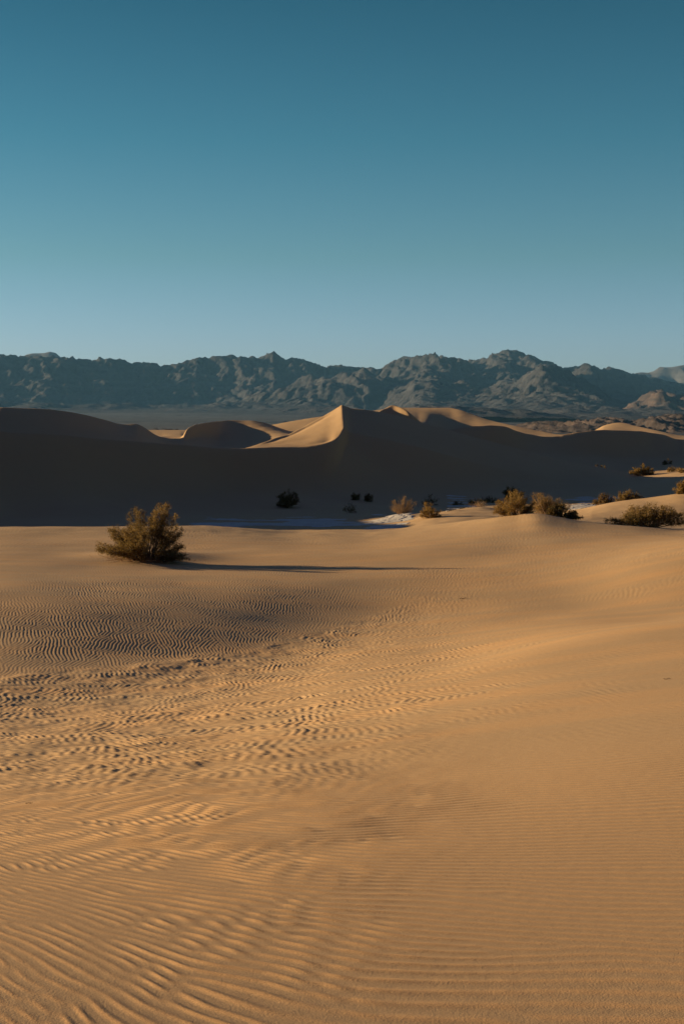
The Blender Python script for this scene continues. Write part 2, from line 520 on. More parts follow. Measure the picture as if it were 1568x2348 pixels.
n1 = fbm(X_ / 5, Y_ / 5, 3, 31)
n2 = fbm(X_ / 1.6, Y_ / 1.6, 3, 33)
w1, w2 = .35 * fbm(X_ / 1.7, Y_ / 1.7, 2, 35), .35 * fbm(X_ / 1.7, Y_ / 1.7, 2, 37)
trough = np.interp(P_, [-1400, 0, 300, 600, 800, 950, 1100, 1400], [26, 26, 28, 32.5, 37.5, 42, 46, 54])
beyond = sstep(-.5, .8, Y_ - trough + .8 * n2)


def oriented(tile, lam, phi, wob=1.0, ox=0.0, long=1.0):
    """ripples whose crests run right and towards the viewer by phi degrees"""
    c_, s_ = math.cos(R(phi)), math.sin(R(phi))
    x, y = X_ + wob * w1 + ox, Y_ + wob * w2
    return sample(tile, lam, x * s_ + y * c_, (x * c_ - y * s_) / long)


# fine zigzag ripples filling the hollow, crests running away from the viewer
XR = X_ * (30 / Y_) ** .3
hol = sample(T_ZIG, .078, XR + .08 * w1 + .05 * Y_, (Y_ + w2) / 2.3)
hol = hol + .22 * sample(T_ZIG, .13, XR + .2 * w1 - .03 * Y_, Y_ / 2 + 3)
hol_l = oriented(T_LONG, .26, 14, .6, 3.1)
wl = sstep(-60, 330, P_ + 90 * n1)
wl = np.maximum(wl, 1 - sstep(33, 42, Y_))
aA = beyond * (1 - sstep(560, 980, P_ + 150 * n1 - 3 * (Y_ - 38))) * (1 - .85 * sstep(47, 54, Y_)) * (.45 + .55 * wl)
aA = aA * .0012 + .0010 * beyond * (1 - sstep(900, 1300, P_)) * (.5 + n1)
dz = aA * (hol * wl + .8 * hol_l * (1 - wl))
# long foreground ripples; their crests swing towards the viewer on the left
nearm = 1 - beyond
A_ = 2.1 - .8 * sstep(4.2, 13, Y_)
xs_ = X_ * (4.3 / Y_) ** .8
bend = -A_ * .36 * np.log1p(np.exp(-(xs_ + .62) / .36)) * (Y_ / 4.3) ** .5
mm = A_ / (1 + np.exp((xs_ + .62) / .36))
w3 = fbm(X_ / .55, Y_ / .55, 2, 47)
fa, fb = Y_ + bend + .75 * w1 + .075 * w3 * (1 - sstep(300, 1100, P_)), X_ + .6 * w2
fore = sample(T_LONG, .112, fa, fb / .8) + .6 * (1 - .7 * sstep(450, 1000, P_)) * sample(T_ZIG, .12, fa + .45 * X_ + .07 * w3, fb / 1.2 + 2.2)
fore = fore + .30 * (fore ** 2 - 1)
crest_tint = np.clip(.5 + .32 * fore, 0, 1) * nearm * (1 - sstep(9, 14, Y_))
aC = nearm * (.0008 + .0011 * sstep(0, 500, P_)) * (1 - .25 * (1 - sstep(3.8, 5.5, Y_))) / np.sqrt(1 + mm ** 2) * (1 - .7 * sstep(13, 19, Y_)) * (1 - .78 * sstep(820, 1250, P_ + 90 * n1))
belt = np.exp(-((Y_ - (9.3 + (P_ - 1100) * .0012)) / 2.0) ** 2) * sstep(900, 1200, P_)
aC = (aC + .0007 * nearm * sstep(5.5, 8, Y_) * (1 - sstep(15, 19, Y_)) * (1 - sstep(250, 650, P_))) * (1 + .5 * belt) * (1 + .35 * sstep(6, 8.5, Y_) * (1 - sstep(13, 17, Y_))) * np.clip(1 + .35 * n1, .7, 1.4)
dz += aC * fore
# broken lumps and scoured patches below the hollow
lump = oriented(T_LUMP, .105, 62, .8, 0, 1.2) + .5 * oriented(T_LUMP, .30, 40, .8, 2.2, 1.4)
patch = fbm(X_ / .9, Y_ / 1.1, 3, 43)
aB = nearm * sstep(9, 13.5, Y_ + 1.5 * n1) * (1 - sstep(420, 1150, P_ + 200 * n1))
thin = nearm * sstep(13, 18, Y_) * sstep(300, 800, P_) * (1 - sstep(800, 1500, P_ + 250 * n1))
dz += (.0023 * aB + .0020 * thin * (1 - .6 * sstep(30, 38, Y_))) * (lump + .6 * oriented(T_LONG, .12, 30, 1)) * np.clip(.9 + .9 * patch, .4, 1.6) + .038 * aB * patch + .010 * aB * fbm(X_ / .28, Y_ / .34, 2, 45)
# faint long streaks on the smooth right flank
lip = nearm * np.exp(-np.clip(trough - Y_, 0, 9) / 1.3) * (1 - sstep(250, 760, P_))
dz += .06 * lip * (.7 + .6 * n1)
dz += .0016 * nearm * sstep(800, 1100, P_) * sstep(11, 15, Y_) * oriented(T_LONG, .22, 2, .8, 7.7) * np.clip(.6 + 1.5 * n1, 0, 1.6)
# shelf and crest beyond the shrub
dz += .0012 * sstep(54, 60, Y_) * (1 - .6 * sstep(68, 74, Y_)) * np.clip(.6 + n1, 0, 1.5) * oriented(T_ZIG, .17, 75, .5, 5.1, 1.6)
rightf = sstep(650, 1000, P_ + 120 * n1) * sstep(10, 16, Y_) * (1 - sstep(58, 66, Y_))
dz += .0007 * rightf * np.clip(.7 + 1.2 * n1, .1, 1.5) * oriented(T_LONG, .125, 64, .7, 9.3)
streak = fbm((X_ + .5 * Y_) / 5.0, (Y_ - .25 * X_) / 1.1, 4, 49)
crest_tint = np.maximum(crest_tint, np.clip(.25 + .8 * streak, 0, .8) * sstep(9, 16, Y_) * (1 - sstep(60, 72, Y_)))
ZFINE[:nf] += dz
tint = np.zeros_like(ZFINE)
tint[:nf] = crest_tint
print('ripples', time.time() - T0)

# assemble: wide near apron round the viewpoint, then the fan
UX = (PX - CX) / F
UXF = np.concatenate([[-6, -4, -2.5, -1.5, -1.0], UX, [1.0, 1.5, 2.5, 4, 6]])
YN = np.array([-9.0, -6, -4, -2.5, -1, .3, 1.2, 2.0, 2.6])


def widen(a): return np.concatenate([np.repeat(a[:, :1], 5, 1), a, np.repeat(a[:, -1:], 5, 1)], 1)


ZF = widen(ZFINE)
rows_z = [np.full(len(UXF), -1.60)[None] * 0 + (-1.60 + (ZF[0] + 1.60)[None] * sstep(-2, 3, np.array([[y]]))) for y in YN]
ZA = np.concatenate(rows_z + [ZF], 0)
YA = np.concatenate([YN, YF])
XA = UXF[None, :] * np.maximum(YA, 3.0)[:, None]
YYA = np.repeat(YA[:, None], len(UXF), 1)
VA = np.stack([XA, YYA, ZA], -1).reshape(-1, 3)
SANDM = sand_material()
dunes = mesh_obj('sand_dunes', VA, grid_faces(len(YA), len(UXF)), SANDM, True,
                 attrs={'coarse_grain': np.concatenate([np.zeros((len(YN), len(UXF))), widen(tint)], 0)})
tag(dunes, 'rippled tan sand dunes rolling from the foreground to a sharp peak', 'dunes', kind='structure')
print('dunes', VA.shape, time.time() - T0)

#@@FLOOR
# ------------------------------------------------------------------ valley floor
def floor_z(X, Y):
    z = -9.5 + 74 * np.clip((Y - 700) / 4600, 0, 2) ** 1.6
    return z + 1.5 * fbm(X / 260, Y / 260, 3, 61) * sstep(400, 1500, Y)


fx = np.linspace(-7000, 7000, 181)
fy = np.concatenate([np.linspace(-400, 400, 12), np.linspace(430, 9600, 160)])
FY, FX = np.meshgrid(fy, fx, indexing='ij')
floor_m = rock_material('gravel plain', rgb(.070, .070, .070), rgb(.105, .101, .098), rgb(.052, .052, .053), .006, 1.0)
_nt = floor_m.node_tree
_p = [n for n in _nt.nodes if n.type == 'BSDF_PRINCIPLED'][0]
_k = N(_nt)
_old = _p.inputs['Base Color'].links[0].from_socket
_k.put(_p.inputs['Base Color'], _k.mix(_k.ramp(_k.noise(_k.pos(), .05, 5, .7), [(.42, rgb(0, 0, 0)), (.62, rgb(.8, .8, .8))]), _old, rgb(.035, .037, .03)))   # scrub
fl = mesh_obj('valley_floor', np.stack([FX, FY, floor_z(FX, FY)], -1).reshape(-1, 3), grid_faces(len(fy), len(fx)), floor_m)
tag(fl, 'grey gravel plain sloping up to the foot of the mountains', 'plain', kind='structure')


#@@MOUNT
# ------------------------------------------------------------------ mountains
def erode(h, cell, drops, batches, seed, strength=.3, steps=46):
    """water droplets carve gullies into the height field (heights in metres)"""
    g = np.random.default_rng(seed)
    z = h / cell
    nr, nc = z.shape
    for b in range(batches):
        x = g.random(drops) * (nc - 3) + 1
        y = g.random(drops) * (nr - 3) + 1
        dx = np.zeros(drops); dy = np.zeros(drops)
        vel = np.ones(drops); water = np.ones(drops); sed = np.zeros(drops)
        d = np.zeros_like(z)
        for s in range(steps):
            ix = x.astype(int); iy = y.astype(int)
            fx_, fy_ = x - ix, y - iy
            a, b_, c, e = z[iy, ix], z[iy, ix + 1], z[iy + 1, ix], z[iy + 1, ix + 1]
            gx = (b_ - a) * (1 - fy_) + (e - c) * fy_
            gy = (c - a) * (1 - fx_) + (e - b_) * fx_
            h0 = a * (1 - fx_) * (1 - fy_) + b_ * fx_ * (1 - fy_) + c * (1 - fx_) * fy_ + e * fx_ * fy_
            dx = dx * .12 - gx * .88
            dy = dy * .12 - gy * .88
            L = np.sqrt(dx * dx + dy * dy) + 1e-9
            dx, dy = dx / L, dy / L
            nx = np.clip(x + dx, 1, nc - 2.01)
            ny = np.clip(y + dy, 1, nr - 2.01)
            jx = nx.astype(int); jy = ny.astype(int)
            gx_, gy_ = nx - jx, ny - jy
            h1 = (z[jy, jx] * (1 - gx_) * (1 - gy_) + z[jy, jx + 1] * gx_ * (1 - gy_) + z[jy + 1, jx] * (1 - gx_) * gy_ + z[jy + 1, jx + 1] * gx_ * gy_)
            dh = h1 - h0
            cap = np.maximum(-dh, .01) * vel * water * 5
            dep = np.where(dh > 0, np.minimum(sed, dh), np.where(sed > cap, (sed - cap) * .12, -np.minimum((cap - sed) * strength, -dh * .5 + 1e-4)))
            sed = sed - dep
            q = dep * .22
            np.add.at(d, (iy, ix), q * (1 - fx_) * (1 - fy_))
            np.add.at(d, (iy, ix + 1), q * fx_ * (1 - fy_))
            np.add.at(d, (iy + 1, ix), q * (1 - fx_) * fy_)
            np.add.at(d, (iy + 1, ix + 1), q * fx_ * fy_)
            vel = np.sqrt(np.maximum(vel * vel - dh * 4, .05))
            water *= .975
            x, y = nx, ny
        z = z + np.clip(d, -.35, .25)
        # slump over-steep cells
        p = np.pad(z, 1, mode='edge')
        avg = (p[:-2, 1:-1] + p[2:, 1:-1] + p[1:-1, :-2] + p[1:-1, 2:]) / 4
        dd = avg - z
        z = z + dd * np.where(np.abs(dd) > .8, .4, .012)
    return z * cell


def fit_skyline(X, Y, Z, sky, base, lo, hi, wid=5):
    """scale the relief so that its skyline seen from the viewpoint follows the one read in image pixels"""
    P = CX + F * X / Y
    V = -Z / Y * F + HOR
    bins = np.arange(lo, hi + wid, wid)
    idx = np.clip(((P - lo) / wid).astype(int), 0, len(bins) - 1)
    ok = (P >= lo) & (P < hi)
    top = np.full(len(bins), 1e9)
    np.minimum.at(top, idx[ok], V[ok])
    want = np.interp(bins + wid / 2, [s[0] for s in sky], [s[1] for s in sky])
    bb = base
    good = top < 1e8
    ratio = np.ones(len(bins))
    ratio[good] = np.clip((bb - want[good]) / np.maximum(bb - top[good], 4), .3, 3)
    k = np.array([.25, .5, .25])
    for _ in range(2): ratio = np.convolve(np.pad(ratio, 1, mode='edge'), k, 'valid')
    rr = np.interp(P, bins + wid / 2, ratio)
    return rr


SKY_MAIN = [(-700, 812), (-300, 815), (0, 811), (30, 814), (75, 815), (120, 817), (145, 817), (200, 823), (250, 820), (280, 824), (300, 830), (345, 830), (370, 838), (400, 834), (450, 820), (500, 816),
            (540, 814), (565, 818), (600, 816), (615, 810), (627, 803), (637, 812), (650, 823), (675, 819), (700, 824), (735, 838), (760, 838), (784, 837), (814, 841), (844, 841), (866, 846), (876, 841), (899, 826), (919, 818), (959, 815),
            (991, 808), (1024, 818), (1064, 823), (1099, 824), (1129, 811), (1164, 799), (1194, 806), (1224, 815), (1239, 824), (1269, 831), (1289, 843), (1309, 841), (1344, 832), (1374, 844),
            (1396, 841), (1434, 851), (1484, 861), (1534, 874), (1568, 880), (1700, 886), (2300, 870)]


def bump_at(u, c, w): return np.exp(-((u - c) / w) ** 2)


cell = 9.0
mx = np.arange(-2900, 2900, cell)
my = np.arange(3000, 8600, cell)
MY, MX = np.meshgrid(my, mx, indexing='ij')
MP = CX + F * MX / MY
lf = 1 - sstep(380, 640, MP)
wx = 260 * fbm(MX / 1500, MY / 1500, 3, 71)
wy = 260 * fbm(MX / 1500, MY / 1500, 3, 75) * (1 - .8 * lf)


def gullies(X, Y, w, stretch, seed, warp=.35):
    """spurs and ravines running down towards the valley"""
    sx_ = X / w + warp * fbm(X / (1.7 * w), Y / (2.4 * w), 3, seed + 1) * 2
    a_ = np.abs(perlin(sx_ + .35 * Y / w, Y / (w * stretch), seed)) * 2
    return 1 - np.clip(a_, 0, 1.2)


foot = np.interp(MP, [-700, 0, 300, 480, 700, 800, 950, 1250, 1500, 1900], [5700, 5700, 5900, 6000, 5400, 5000, 3400, 3300, 3700, 3700]) + 200 * fbm(MX / 420, MY / 420, 3, 70) * (1 - .6 * lf)
crest = 7500 + wy
t = np.clip((MY - foot) / (crest - foot), 0, 1.3)
skyv = np.interp(MP, [s[0] for s in SKY_MAIN], [s[1] for s in SKY_MAIN])
top_z = (HOR - skyv) / F * 7500
env = np.where(t < 1, .35 * t + .65 * t ** 2.0, 1 - (t - 1) * 2.2)
rd = ridged((MX + wx) / 900, (MY * .6 + wy) / 900, 4, 80, .5) / 1.3
z0 = top_z * env * (1 - (.22 - .16 * lf) * (1 - rd))
SP = [(470, 945), (550, 914), (600, 889), (675, 866), (700, 852), (740, 842), (790, 841), (860, 850), (930, 880), (1000, 915), (1080, 950)]
sv = np.interp(MP, [s[0] for s in SP], [s[1] for s in SP], left=990, right=990)
sc_ = 6500 + .6 * wy
t2 = np.clip(1 - np.abs(MY - sc_) / np.where(MY < sc_, 1100, 500), 0, 1)
z0 = np.maximum(z0, (HOR - sv) / F * 6500 * t2 ** .9 * (.8 + .2 * rd))
SP2 = [(880, 965), (1000, 925), (1080, 898), (1150, 878), (1240, 850), (1300, 862), (1400, 886), (1500, 896), (1600, 905)]
sv = np.interp(MP, [s[0] for s in SP2], [s[1] for s in SP2], left=990, right=910)
sc2 = 5600 + 1.3 * wy
t3 = np.clip(1 - np.abs(MY - sc2) / np.where(MY < sc2, 1900, 600), 0, 1)
z0 = np.maximum(z0, (HOR - sv) / F * 5600 * t3 ** 1.3 * (.74 + .26 * rd))
SP3 = [(930, 972), (1010, 955), (1080, 948), (1180, 940), (1300, 925), (1380, 935), (1500, 940)]
sv = np.interp(MP, [s[0] for s in SP3], [s[1] for s in SP3], left=990, right=950)
sc3 = 4300 + .9 * wy
t4 = np.clip(1 - np.abs(MY - sc3) / np.where(MY < sc3, 900, 400), 0, 1)
z0 = np.maximum(z0, (HOR - sv) / F * 4300 * t4 ** 1.2 * (.7 + .3 * rd))
relief = np.clip((z0 - floor_z(MX, MY)) / 140, 0, 1)
z0 = z0 + relief * ((62 - 14 * lf) * (gullies(MX, MY, 330, 3.0, 82) - .62) + 34 * (gullies(MX, MY, 140, 2.6, 84) - .62))
apron = floor_z(MX, MY) + 34 * np.clip(1 - (foot - MY) / 800, 0, 1) ** 1.6 * np.clip(.55 + .9 * fbm(MX / 330, MY / 900, 3, 96), 0, 1.4)
z0 = np.maximum(z0, np.where(MY < foot + 300, apron, -30))
z0 = np.maximum(z0, -30)
fz = floor_z(MX, MY)
z1 = erode(z0, cell, 24000, 13, 5, .45, 50)
relief = np.clip((z1 - fz) / 60, 0, 1)
z1 = z1 + relief * (17 * (gullies(MX, MY, 66, 2.2, 86, .5) - .6) + 12 * (gullies(MX, MY, 31, 1.8, 88, .5) - .6) + 5 * fbm(MX / 25, MY / 25, 3, 94))
rr = fit_skyline(MX, MY, z1, SKY_MAIN, 985, -600, 2100, 7)
z1 = z1 * (1 + (rr - 1) * np.clip(t * 1.6, 0, 1))
edge = np.minimum(sstep(0, 400, MX - mx[0]), 1) * sstep(0, 400, mx[-1] - MX)
zm = np.maximum(z1 * edge, fz - 12)
zm = np.where(MY > 8450, -20, zm)
rockA = rock_material('mountain rock', rgb(.040, .038, .039), rgb(.069, .065, .063), rgb(.027, .027, .029), .005, 11.0)
mo = mesh_obj('mountains', np.stack([MX, MY, zm], -1).reshape(-1, 3), grid_faces(*MX.shape), rockA)
tag(mo, 'bare dark mountain range with a saddle in the middle and gullied flanks', 'mountains', kind='structure')
print('mountains', MX.shape, time.time() - T0)


def small_range(name, label, x0, x1, y0, y1, cell, sky, seed, rock, nscale, foot_w, rows=1, lift=0.0, er=(9000, 6), gw=.62, ga=1.0, st=2.6):
    xs = np.arange(x0, x1, cell)
    ys = np.arange(y0, y1, cell)
    Yg, Xg = np.meshgrid(ys, xs, indexing='ij')
    Pg = CX + F * Xg / Yg
    yc = (y0 + y1) / 2 + (y1 - y0) * .16 * fbm(Xg / nscale / 2, Yg / nscale / 2, 2, seed + 3)
    v = np.interp(Pg, [s[0] for s in sky], [s[1] for s in sky])
    base = floor_z(Xg, Yg)
    topz = np.maximum(zof(v, yc) - base, 0)
    tt = np.clip(1 - np.abs(Yg - yc) / foot_w, 0, 1)
    q = ridged(Xg / nscale, Yg / nscale * .6, 5, seed, .55)
    zz = topz * (tt ** 1.1) * (.8 + .2 * q / 1.25)
    rl = np.clip(zz / (.35 * topz.max() + .1), 0, 1)
    hh = topz.max()
    zz = zz + rl * hh * ga * (.45 * (gullies(Xg, Yg, nscale * .62, st, seed + 5) - .6) + .30 * (gullies(Xg, Yg, nscale * .27, st * .9, seed + 7) - .6))
    zz = erode(zz, cell, er[0], er[1], seed, .3, 36)
    zz = zz + rl * hh * ga * .14 * (gullies(Xg, Yg, nscale * .13, st * .8, seed + 9) - .6)
    r_ = fit_skyline(Xg, Yg, zz + base, sky, float(np.median(HOR - base / Yg * F)), sky[0][0], sky[-1][0], max(4, F * cell / y0 * 1.2))
    zz = zz * r_ + base - 1.2 + lift
    ed = sstep(0, 6 * cell, Xg - x0) * sstep(0, 6 * cell, x1 - Xg) * sstep(0, 4 * cell, Yg - y0) * sstep(0, 4 * cell, y1 - Yg)
    zz = zz * ed + (base - 6) * (1 - ed)
    o = mesh_obj(name, np.stack([Xg, Yg, zz], -1).reshape(-1, 3), grid_faces(*Xg.shape), rock)
    tag(o, label, 'hills', kind='structure')
    return o


rockB = rock_material('brown hill rock', rgb(.055, .042, .036), rgb(.11, .076, .056), rgb(.036, .030, .028), .012, 3.0)
small_range('dark_hills', 'dark brown hills standing before the main range on the right', 700, 2500, 4000, 5300, 8.0,
            [(1380, 968), (1414, 941), (1459, 914), (1490, 895), (1509, 889), (1534, 899), (1568, 903), (1700, 910), (1900, 960)], 101, rockB, 230, 560, st=3.5, er=(9000, 3), ga=1.15)
small_range('badlands', 'low brown badland ridges cut by gullies behind the right dunes', 150, 900, 1500, 2150, 2.6,
            [(1165, 979), (1181, 972), (1223, 963), (1283, 962), (1350, 958), (1387, 953), (1421, 956), (1445, 962), (1465, 958), (1518, 947), (1549, 945.5), (1600, 950), (1750, 965), (1850, 982)], 131, rockB, 60, 270, st=4.5, er=(9000, 2), ga=1.25)
small_range('low_mud_hills', 'small grey mud hills on the plain seen through the left gap', -260, -120, 1150, 1300, 2.0,
            [(300, 990), (335, 983), (360, 979), (400, 980), (425, 984), (450, 990)], 151, floor_m, 30, 60, er=(2500, 4))
rockC = rock_material('pale far rock', rgb(.105, .10, .097), rgb(.14, .132, .125), rgb(.085, .082, .08), .003, 6.0)
small_range('far_mountains', 'pale distant mountains showing over the main skyline', -4200, 4200, 9000, 10200, 40.0,
            [(-600, 830), (-100, 835), (40, 822), (75, 806), (95, 813), (122, 805.5), (145, 816), (200, 850), (400, 880), (900, 880), (1300, 880), (1420, 866), (1469, 855), (1509, 846), (1568, 837), (1700, 825), (2000, 840)],
            171, rockC, 1300, 560, er=(3000, 5), ga=.35)
print('ranges', time.time() - T0)

#@@PLANTS
# ------------------------------------------------------------------ plants
def leaf_material(name, c1, c2, c3):
    m, nt, p = new_mat(name)
    k = N(nt)
    c = k.ramp(k.attr('tint'), [(0, c1), (.5, c2), (1, c3)])
    k.put(p.inputs['Base Color'], c)
    tr = k.n('ShaderNodeBsdfTranslucent')
    k.put(tr.inputs[0], c)
    mx_ = k.n('ShaderNodeMixShader')
    mx_.inputs[0].default_value = .42
    nt.links.new(p.outputs[0], mx_.inputs[1])
    nt.links.new(tr.outputs[0], mx_.inputs[2])
    nt.links.new(mx_.outputs[0], [n for n in nt.nodes if n.type == 'OUTPUT_MATERIAL'][0].inputs[0])
    return m


LEAF = leaf_material('creosote leaves', rgb(.095, .068, .022), rgb(.19, .12, .036), rgb(.32, .20, .060))
LEAF_DRY = leaf_material('dry leaves', rgb(.11, .075, .030), rgb(.20, .125, .050), rgb(.30, .20, .095))
LEAF_MIX = leaf_material('golden leaves', rgb(.12, .085, .024), rgb(.24, .150, .042), rgb(.36, .22, .070))


def bark(name, c1, c2):
    m, nt, p = new_mat(name)
    k = N(nt)
    k.put(p.inputs['Base Color'], k.mix(k.noise(k.pos(), 30, 3), c1, c2))
    return m


BARK = bark('grey brown bark', rgb(.13, .095, .065), rgb(.27, .20, .14))
STRAW = bark('dry straw stems', rgb(.27, .16, .085), rgb(.42, .28, .16))


class Tubes:
    def __init__(s): s.v, s.f, s.n = [], [], 0

    def tube(s, pts, r0, r1, sides=4):
        pts = np.asarray(pts, float)
        n = len(pts)
        tg = np.gradient(pts, axis=0)
        tg /= np.linalg.norm(tg, axis=1)[:, None] + 1e-9
        up = np.where(np.abs(tg[:, 2:3]) > .9, np.array([[1., 0, 0]]), np.array([[0, 0, 1.]]))
        a = np.cross(tg, up)
        a /= np.linalg.norm(a, axis=1)[:, None] + 1e-9
        b = np.cross(tg, a)
        r = np.linspace(r0, r1, n)[:, None]
        ring = [pts + r * (math.cos(q) * a + math.sin(q) * b) for q in np.arange(sides) * 2 * math.pi / sides]
        V = np.stack(ring, 1).reshape(-1, 3)
        i = np.arange(n - 1)[:, None] * sides + s.n
        j = np.arange(sides)[None]
        j2 = (j + 1) % sides
        fc = np.stack([i + j, i + j2, i + sides + j2, i + sides + j], -1).reshape(-1, 4)
        s.v.append(V)
        s.f.append(fc)
        s.n += len(V)

    def build(s, name, mat, parent):
        return mesh_obj(name, np.concatenate(s.v), np.concatenate(s.f), mat, True, parent)


def leaves_mesh(g, cen, out, size, aspect, name, mat, parent, tint):
    """one small bent leaf blade (quad) at every centre, pointing roughly along out"""
    n = len(cen)
    d = out + g.normal(0, .55, (n, 3))
    d /= np.linalg.norm(d, axis=1)[:, None] + 1e-9
    q = g.normal(0, 1, (n, 3))
    w_ = np.cross(d, q)
    w_ /= np.linalg.norm(w_, axis=1)[:, None] + 1e-9
    L = (size * g.uniform(.6, 1.35, n))[:, None]
    W = L * aspect
    V = np.stack([cen - d * L * .5, cen + w_ * W * .5, cen + d * L * .5, cen - w_ * W * .5], 1).reshape(-1, 3)
    Fc = np.arange(4 * n).reshape(n, 4)
    return mesh_obj(name, V, Fc, mat, False, parent, attrs={'tint': np.repeat(np.clip(tint, 0, 1), 4)})


def find_Y(p, v, lo, hi):
    """distance at which the sand at image column p lies at image row v"""
    ys = np.arange(lo, hi, .1)
    vv = np.array([HOR - ground_pY(p, y) / y * F for y in ys])
    return float(ys[int(np.argmin(np.abs(vv - v)))])


def shrub(name, label, cat, p, Y, lobes, leaf, stem, nleaf, seed, size=.07, aspect=.42, twigs=40, depth=.8, group=None, spread=1.0, clump=.11, tint0=.45, lean=0.0, droop=0.0):
    """lobes: (dx, up, rx, rz, weight) in metres from the base"""
    g = np.random.default_rng(seed)
    x, z = xof(p, Y), ground_pY(p, Y)
    root = bpy.data.objects.new(name, None)
    C.objects.link(root)
    root.location = (x, Y, z)
    root.empty_display_size = .3
    tag(root, label, cat, group)

    def gz(dx, dy): return ground(x + dx, Y + dy) - z
    tb = Tubes()
    wsum = sum(l[4] for l in lobes)
    cens, outs, tints = [], [], []
    for (lx, lz, rx, rz, wt_) in lobes:
        ly = float(np.clip(g.normal(0, .8), -1.3, 1.3)) * rx * spread
        m = max(2, int(twigs * wt_ / wsum))
        per = nleaf * wt_ / wsum / m
        ltint = g.normal(0, .10)
        ry = max(rx, rz) * depth
        for _ in range(m):
            u = g.normal(0, 1, 3)
            u /= np.linalg.norm(u)
            rad = g.uniform(.35, 1.0) ** .6
            e = np.array([lx + u[0] * rx * rad, ly + u[1] * ry * rad, max(lz + u[2] * rz * rad, .04)])
            e[2] = max(e[2], gz(e[0], e[1]) + .03)
            b = np.array([g.normal(0, .07) + lx * .22, g.normal(0, .07) + ly * .25, 0])
            b[2] = gz(b[0], b[1]) - .05
            mid = b + (e - b) * .5 + np.array([(e[0] - b[0]) * .12, 0, .10 * np.linalg.norm(e - b) - droop]) + g.normal(0, .05, 3) * np.linalg.norm(e - b)
            tt = np.linspace(0, 1, 7)[:, None]
            path = (1 - tt) ** 2 * b + 2 * tt * (1 - tt) * mid + tt ** 2 * e
            ln = np.linalg.norm(e - b)
            tb.tube(path, .004 + .006 * ln, .003)
            dirn = path[-1] - path[-3]
            dirn /= np.linalg.norm(dirn) + 1e-9
            dirn[0] += lean
            # side twigs carrying leaves
            k_ = max(3, int(per / 9))
            for q in range(k_):
                st = path[int(g.integers(3, 7))] if q else path[-1]
                dv = dirn + g.normal(0, .6, 3)
                dv /= np.linalg.norm(dv)
                en = st + dv * clump * g.uniform(.8, 2.2)
                if g.random() < .5: tb.tube(np.array([st, (st + en) / 2 + g.normal(0, .012, 3), en]), .004, .002, 3)
                c_ = max(3, int(per / k_))
                s_ = g.random((c_, 1))
                pts = st + (en - st) * s_ + g.normal(0, clump * .33, (c_, 3))
                pts[:, 2] = np.maximum(pts[:, 2], .0 + np.array([gz(a, b2) for a, b2 in pts[:1, :2]])[0] + .02)
                cens.append(pts)
                outs.append(np.repeat(dv[None], c_, 0))
                tints.append(g.normal(tint0 + ltint, .2, c_))
    tb.build('stems', stem, root)
    leaves_mesh(g, np.concatenate(cens), np.concatenate(outs), size, aspect, 'foliage', leaf, root, np.concatenate(tints))
    return root


def px(Y, *lobes):
    """lobes sized in image pixels at distance Y"""
    q = Y / F
    return [(a * q, b * q, c * q, d * q, w_) for a, b, c, d, w_ in lobes]


def dome(Y, w_, h_, g=None):
    """rounded bush of width w_ and height h_ image pixels"""
    return px(Y, (-.27 * w_, .36 * h_, .23 * w_, .36 * h_, 1), (0, .58 * h_, .26 * w_, .42 * h_, 1.2), (.25 * w_, .40 * h_, .25 * w_, .40 * h_, 1), (0, .25 * h_, .42 * w_, .24 * h_, 1))


Y1 = find_Y(338, 1283, 48, 62)
shrub('desert_shrub', 'largest olive shrub, standing alone on the sand with a long shadow to its right', 'shrub', 338, Y1,
      px(Y1, (32, 102, 23, 30, 1.4), (46, 66, 26, 32, 1.4), (-30, 94, 24, 20, .9), (-62, 58, 34, 17, 1.6), (-58, 36, 42, 15, 1.7), (-70, 16, 28, 10, .9), (-12, 54, 36, 26, 1.5), (2, 78, 30, 16, 1.1), (-30, 66, 26, 18, .8),
         (64, 44, 24, 26, 1.0), (24, 14, 52, 12, 1.9), (76, 8, 24, 7, .7), (-34, 20, 38, 9, .9)),
      LEAF, BARK, 58000, 21, .05, .38, 230, 1.0, None, 2.4, .11, .5, -.35)

# a tangle of dead twigs caught round its foot
g = np.random.default_rng(77)
tb = Tubes()
big = bpy.data.objects['desert_shrub']
bx_, by_, bz_ = big.location
for _ in range(420):
    a0 = np.array([g.normal(-.25, .55), g.normal(-.25, .45), 0])
    h0 = g.random() * .16
    a1 = a0 + np.array([g.normal(0, .2), g.normal(0, .12), 0])
    P0, P1 = [np.array([q[0], q[1], ground(bx_ + q[0], by_ + q[1]) - bz_ + hh_]) for q, hh_ in ((a0, h0), (a1, h0 + g.normal(.02, .06)))]
    P0[2] = max(P0[2], ground(bx_ + P0[0], by_ + P0[1]) - bz_ + .005)
    P1[2] = max(P1[2], ground(bx_ + P1[0], by_ + P1[1]) - bz_ + .005)
    tb.tube(np.array([P0, (P0 + P1) / 2 + g.normal(0, .02, 3), P1]), .007, .003, 3)
tb.build('dead_twigs', STRAW, big)['kind'] = 'stuff'

